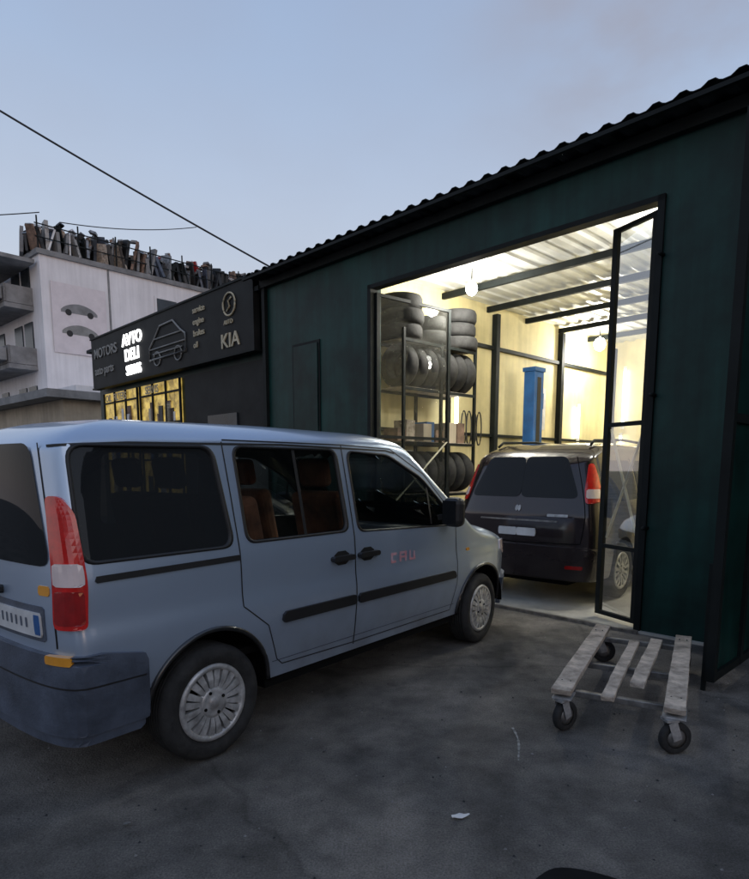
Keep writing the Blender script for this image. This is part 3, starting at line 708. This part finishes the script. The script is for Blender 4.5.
# ------------------------------------------------------------ trolley
th=R(28)
tr=empty('dolly_trolley',(1.11,3.49,0),math.atan2(-math.sin(th),math.cos(th)))
def plank(x,w,y0,y1,z=.232,t=.035,rz=0):
    n=14; vs=[];fs=[]
    for i in range(n+1):
        y=(y1-y0)*i/n
        for a,b in ((-1,0),(1,0),(1,1),(-1,1)): vs.append((a*w/2+random.uniform(-.0025,.0025),y+(random.uniform(-.008,.008) if i in (0,n) else 0),b*t+random.uniform(-.0015,.0015)+.006*math.sin(i*.4)))
    for i in range(n):
        for k in range(4): fs.append((i*4+k,i*4+(k+1)%4,(i+1)*4+(k+1)%4,(i+1)*4+k))
    fs+=[(0,1,2,3)[::-1],tuple(n*4+k for k in range(4))]
    o=mk('plank',vs,fs,'wood',tr); o.location=(x,y0,z); o.rotation_euler=(0,0,rz); md=o.modifiers.new('b','BEVEL'); md.width=.004; md.segments=2
plank(.0,.115,-.04,1.68); plank(.25,.07,.0,1.34,.225,.03,R(-1)); plank(.38,.085,.32,1.46,.225,.03,R(-2)); plank(.60,.11,-.05,1.62)
for y in (.12,.72,1.45): box('cross_tube',-.06,.66,y-.02,y+.02,.185,.221,'steel',tr,.004)
for x in (-.03,.63): box('side_tube',x-.015,x+.015,.141,1.43,.188,.219,'steel',tr)
box('end_plate',-.05,.06,-.04,.12,.205,.215,'hub',tr); box('end_plate',.54,.66,-.05,.12,.205,.215,'hub',tr)
for x in (.0,.60):
    for y in (.12,1.45):
        for d in (-.025,.025): lathe('screw_head',[(0,.004),(.005,.003),(.006,0)],'steel',tr,8).location=(x+d,y,.27)
for (x,y,a) in ((0,-.01,60),(.58,-.03,35),(0,1.5,20),(.60,1.45,70)):
    e=empty('caster'); e.parent=tr; e.location=(x,y,0); e.rotation_euler=(0,0,R(a))
    rr=.09
    lathe('caster_tyre',[(.055,-.02),(rr-.008,-.023),(rr,-.012),(rr,.012),(rr-.008,.023),(.055,.02)],'rubber',e,32,loc=(.035,0,rr))
    lathe('caster_hub',[(0,-.026),(.02,-.026),(.055,-.016),(.055,.016),(.02,.026),(0,.026)],'steel',e,24,loc=(.035,0,rr))
    for s in (-1,1): bar('fork',(.035,s*.031,rr-.005),(.0,s*.031,.188),.004,.05,'hub',e)
    box('fork_top',-.035,.035,-.034,.034,.188,.203,'hub',e)

# ------------------------------------------------------------ white building
RZW=math.atan2(-.6751,.7377)
def local_frame(name,p): return empty(name,p,RZW)
WP=(-13.45,26,0)
wbld=local_frame('white_building',WP)
HB=10.05
box('main_block',-9,0,0,14,0,HB,'white',wbld)
box('parapet',-9.1,.1,-.1,14.1,HB+.002,HB+.2,'grey',wbld)
box('window_frame',.002,.05,4.9,6.1,8.1,9.4,'white',wbld); box('window_pane',.052,.06,5.0,6.0,8.2,9.3,'winglass',wbld); box('window_sill',.002,.15,4.85,6.15,8.0,8.09,'grey',wbld)
box('wall_strip',.002,.03,2.75,2.83,0,HB,'grey',wbld)
tube('drain_pipe',[(.08,12.2,0),(.08,12.2,HB)],.06,'plate',wbld)
bn=local_frame('wall_banner',WP)
box('banner_sheet',.035,.05,.35,2.6,6.3,9.1,'banner',bn)
for z in (7.1,7.95):
    vs=[(.055,.7+1.5*i/16,z) for i in range(17)]+[(.055,2.2-1.5*i/16,z+.1+.3*math.sin(math.pi*i/16)**.7) for i in range(17)]
    mk('car_silhouette',vs,[tuple(range(34))],'grey' if z>7.5 else 'signg',bn)
    for y in (1.0,1.9):
        vs=[(.058,y+.13*math.cos(t),z+.02+.13*math.sin(t)) for t in np.linspace(0,6.1,16)]; mk('car_wheel',vs,[tuple(range(16))],'black',bn)
for z in (3.0,5.6,8.0):
    box('balcony_slab',-8.5,-.9,-1.1,-.002,z,z+.18,'grey',wbld)
    box('balcony_front',-8.5,-.9,-1.1,-1.02,z+.2,z+.9,'stone',wbld)
    for x in (-8.5,-4.5,-1.0): box('balcony_side',x,x+.08,-1.01,-.003,z+.2,z+.9,'grey',wbld)
    for x in (-7.5,-5.5,-3.2,-2.0): box('window',x,x+.9,-.05,-.004,z+.25,z+2.0,'winglass',wbld)
    for x in (-2.6,-1.7,-6): box('ac_unit',x,x+.7,-1.5,-1.12,z+.3,z+.8,'grey',wbld,.02)
box('roof_canopy',-9,-.2,-1.4,-.101,HB-.35,HB-.2,'grey',wbld)
pk=local_frame('car_parts_pile',(WP[0],WP[1],HB+.2))
vs=[];fs=[];mi=[]; mats=['black','rust','plate','grey','bumper','steel','wood','blacksteel','redd']
def addbox(c,d,rot,m):
    b=len(vs); Rm=Matrix.Rotation(rot[2],3,'Z')@Matrix.Rotation(rot[1],3,'Y')@Matrix.Rotation(rot[0],3,'X')
    for q in [(-1,-1,-1),(1,-1,-1),(1,1,-1),(-1,1,-1),(-1,-1,1),(1,-1,1),(1,1,1),(-1,1,1)]:
        t=.75 if q[2]>0 else 1
        v=Rm@Vector((q[0]*d[0]/2*t,q[1]*d[1]/2,q[2]*d[2]/2)); vs.append((c[0]+v.x,c[1]+v.y,c[2]+v.z))
    for f in BF: fs.append(tuple(b+i for i in f)); mi.append(m)
y=-.1
while y<13.8:
    for x in (-.3,-.8,-1.4):
        h=random.uniform(.6,1.35)
        w=random.choice([0,0,0,0,1,3,3,4,5,2,7,6,8])
        addbox((x+random.uniform(-.1,.1),y,h/2),(random.uniform(.3,.8),random.uniform(.05,.16),h),(random.uniform(-.35,.35),random.uniform(-.2,.2),random.uniform(-.6,.6)),w)
        if random.random()<.5: addbox((x,y,h+.02),(.35,.2,.1),(random.uniform(-.5,.5),random.uniform(-.4,.4),random.uniform(0,3)),random.choice([0,2,3,5,1]))
    y+=random.uniform(.11,.22)
for y in np.arange(0,14,1.6): addbox((.02,y,.6),(.05,.05,1.3),(0,0,0),7)
for z in (.45,.95): addbox((.03,6.9,z),(.04,14,.04),(0,0,0),7)
mk('parts',vs,fs,mats,pk,False,mi)
an=local_frame('cream_house',(-9.6,19.4,0))
box('walls',-9,0,0,7,0,3.65,'cream',an); box('roof_slab',-9.3,.4,-.6,7.3,3.66,3.9,'grey',an)
box('roof_upper',-9.0,-.2,.5,7.0,3.901,4.15,'white',an)
for x in (-7.5,-5,-2.6): box('window',x,x+1.3,-.03,-.002,1.1,2.5,'winglass',an); box('sill',x-.05,x+1.35,-.08,-.004,1.0,1.09,'grey',an)
box('door',-1.0,-.2,-.03,-.003,0,2.1,'wood',an)
def house(name,x,y,w,d,h,mat,rz=0,fl=3):
    e=empty(name,(x,y,0),rz); box('walls',-w/2,w/2,-d/2,d/2,0,h,mat,e); box('roof_slab',-w/2-.3,w/2+.3,-d/2-.3,d/2+.3,h+.002,h+.3,'grey',e)
    for k in range(fl):
        z=1+k*(h-.6)/fl
        for i in range(int(w/2.4)):
            xx=-w/2+1+i*2.4
            for sy in (-1,1):
                y0=sy*d/2; box('window',xx,xx+1.2,min(y0,y0+sy*.04),max(y0,y0+sy*.04),z,z+1.4,'winglass',e)
                box('sill',xx-.05,xx+1.25,min(y0,y0+sy*.1),max(y0,y0+sy*.1),z-.09,z-.002,'grey',e)
house('apartment_building',-34,48,16,10,9,'white',.3); house('unseen_house',6,-22,15,9,6.0,'rust',.2,2); house('unseen_house',-14,-20,12,9,5.5,'grey',-.1,2)  # last two houses: unseen behind the camera, added to darken reflections
house('apartment_building',26,-16,12,10,7,'grey',-.8)  # another unseen block behind the camera, added for the reflections

def wire(name,p,q,sag,r):
    p=Vector(p);q=Vector(q); tube(name,[p.lerp(q,t)-Vector((0,0,sag*4*t*(1-t))) for t in np.linspace(0,1,40)],r,'wire',None,6)
wire('overhead_cable',W2(-5.7,-.1,4.5),(-9.6,6.6,8.65),.14,.013)
wire('overhead_cable',(-13.3,26,11.6),(-24,20,9.5),.3,.02)
wire('overhead_cable',(-13,27,11.6),(-9,33,13.6),.2,.02)
wire('overhead_cable',(-5.6,7.9,7.45),(-2.5,2.0,9.5),.1,.010)

# ------------------------------------------------------------ world
w=bpy.data.worlds.new('World'); scene.world=w; w.use_nodes=True; nt=w.node_tree; N=nt.nodes; Lk=nt.links
bg=N['Background']; tc=N.new('ShaderNodeTexCoord'); sp=N.new('ShaderNodeSeparateXYZ'); Lk.new(tc.outputs['Generated'],sp.inputs[0])
rp=N.new('ShaderNodeValToRGB'); el=rp.color_ramp.elements
el[0].position=0; el[0].color=(.70,.66,.70,1); el[1].position=.75; el[1].color=(.27,.38,.61,1)
for p,cc in ((.12,(.64,.63,.70)),(.30,(.51,.57,.71)),(.5,(.38,.48,.68))):
    e=el.new(p); e.color=(*cc,1)
Lk.new(sp.outputs['Z'],rp.inputs['Fac'])
mp=N.new('ShaderNodeMapping'); mp.inputs['Scale'].default_value=(1.6,1.6,3); mp.inputs['Location'].default_value=(.7,.2,.4); Lk.new(tc.outputs['Generated'],mp.inputs[0])
nz=N.new('ShaderNodeTexNoise'); nz.inputs['Scale'].default_value=2.6; nz.inputs['Detail'].default_value=7; Lk.new(mp.outputs[0],nz.inputs['Vector'])
cr=N.new('ShaderNodeValToRGB'); cr.color_ramp.elements[0].position=.36; cr.color_ramp.elements[0].color=(0,0,0,1); cr.color_ramp.elements[1].position=.62; cr.color_ramp.elements[1].color=(1,1,1,1); Lk.new(nz.outputs['Fac'],cr.inputs['Fac'])
dt=N.new('ShaderNodeVectorMath'); dt.operation='DISTANCE'; Lk.new(tc.outputs['Generated'],dt.inputs[0]); dt.inputs[1].default_value=(.34,.77,.54)
mr=N.new('ShaderNodeMapRange'); mr.interpolation_type='SMOOTHSTEP'; mr.inputs['From Min'].default_value=.30; mr.inputs['From Max'].default_value=.02; mr.inputs['To Min'].default_value=.12; mr.inputs['To Max'].default_value=.95; Lk.new(dt.outputs['Value'],mr.inputs['Value'])
mm=N.new('ShaderNodeMath'); mm.operation='MULTIPLY'; Lk.new(cr.outputs[0],mm.inputs[0]); Lk.new(mr.outputs[0],mm.inputs[1])
mx=N.new('ShaderNodeMix'); mx.data_type='RGBA'; Lk.new(mm.outputs[0],mx.inputs[0]); Lk.new(rp.outputs[0],mx.inputs[6]); mx.inputs[7].default_value=(.36,.35,.42,1)
sk=N.new('ShaderNodeTexSky'); sk.sky_type='NISHITA'; sk.sun_disc=False; sk.sun_elevation=R(3); sk.sun_rotation=R(150)
m2=N.new('ShaderNodeVectorMath'); m2.operation='SCALE'; m2.inputs[3].default_value=.05; Lk.new(sk.outputs[0],m2.inputs[0])
ad=N.new('ShaderNodeVectorMath'); ad.operation='ADD'; Lk.new(mx.outputs[2],ad.inputs[0]); Lk.new(m2.outputs[0],ad.inputs[1])
Lk.new(ad.outputs[0],bg.inputs['Color']); bg.inputs['Strength'].default_value=.92
sl=bpy.data.lights.new('sun','SUN'); sl.energy=.25; sl.angle=R(45); sl.color=(1,.93,.88); so=bpy.data.objects.new('sun',sl); COL.objects.link(so)
sd=Vector((math.sin(R(150)),math.cos(R(150)),math.tan(R(28)))); so.rotation_euler=sd.to_track_quat('Z','Y').to_euler()

# ------------------------------------------------------------ camera
cam=bpy.data.cameras.new('camera'); co=bpy.data.objects.new('camera',cam); COL.objects.link(co); scene.camera=co
F=615; pitch=7.8
co.location=(0,0,1.55); co.rotation_euler=(R(90-pitch),0,0)
cam.sensor_fit='VERTICAL'; cam.sensor_height=24; cam.lens=F/879*24; cam.clip_end=2000
cam.shift_y=(F*math.tan(R(pitch))+28.5)/879
scene.view_settings.view_transform='Standard'; scene.view_settings.look='None'; scene.view_settings.exposure=0
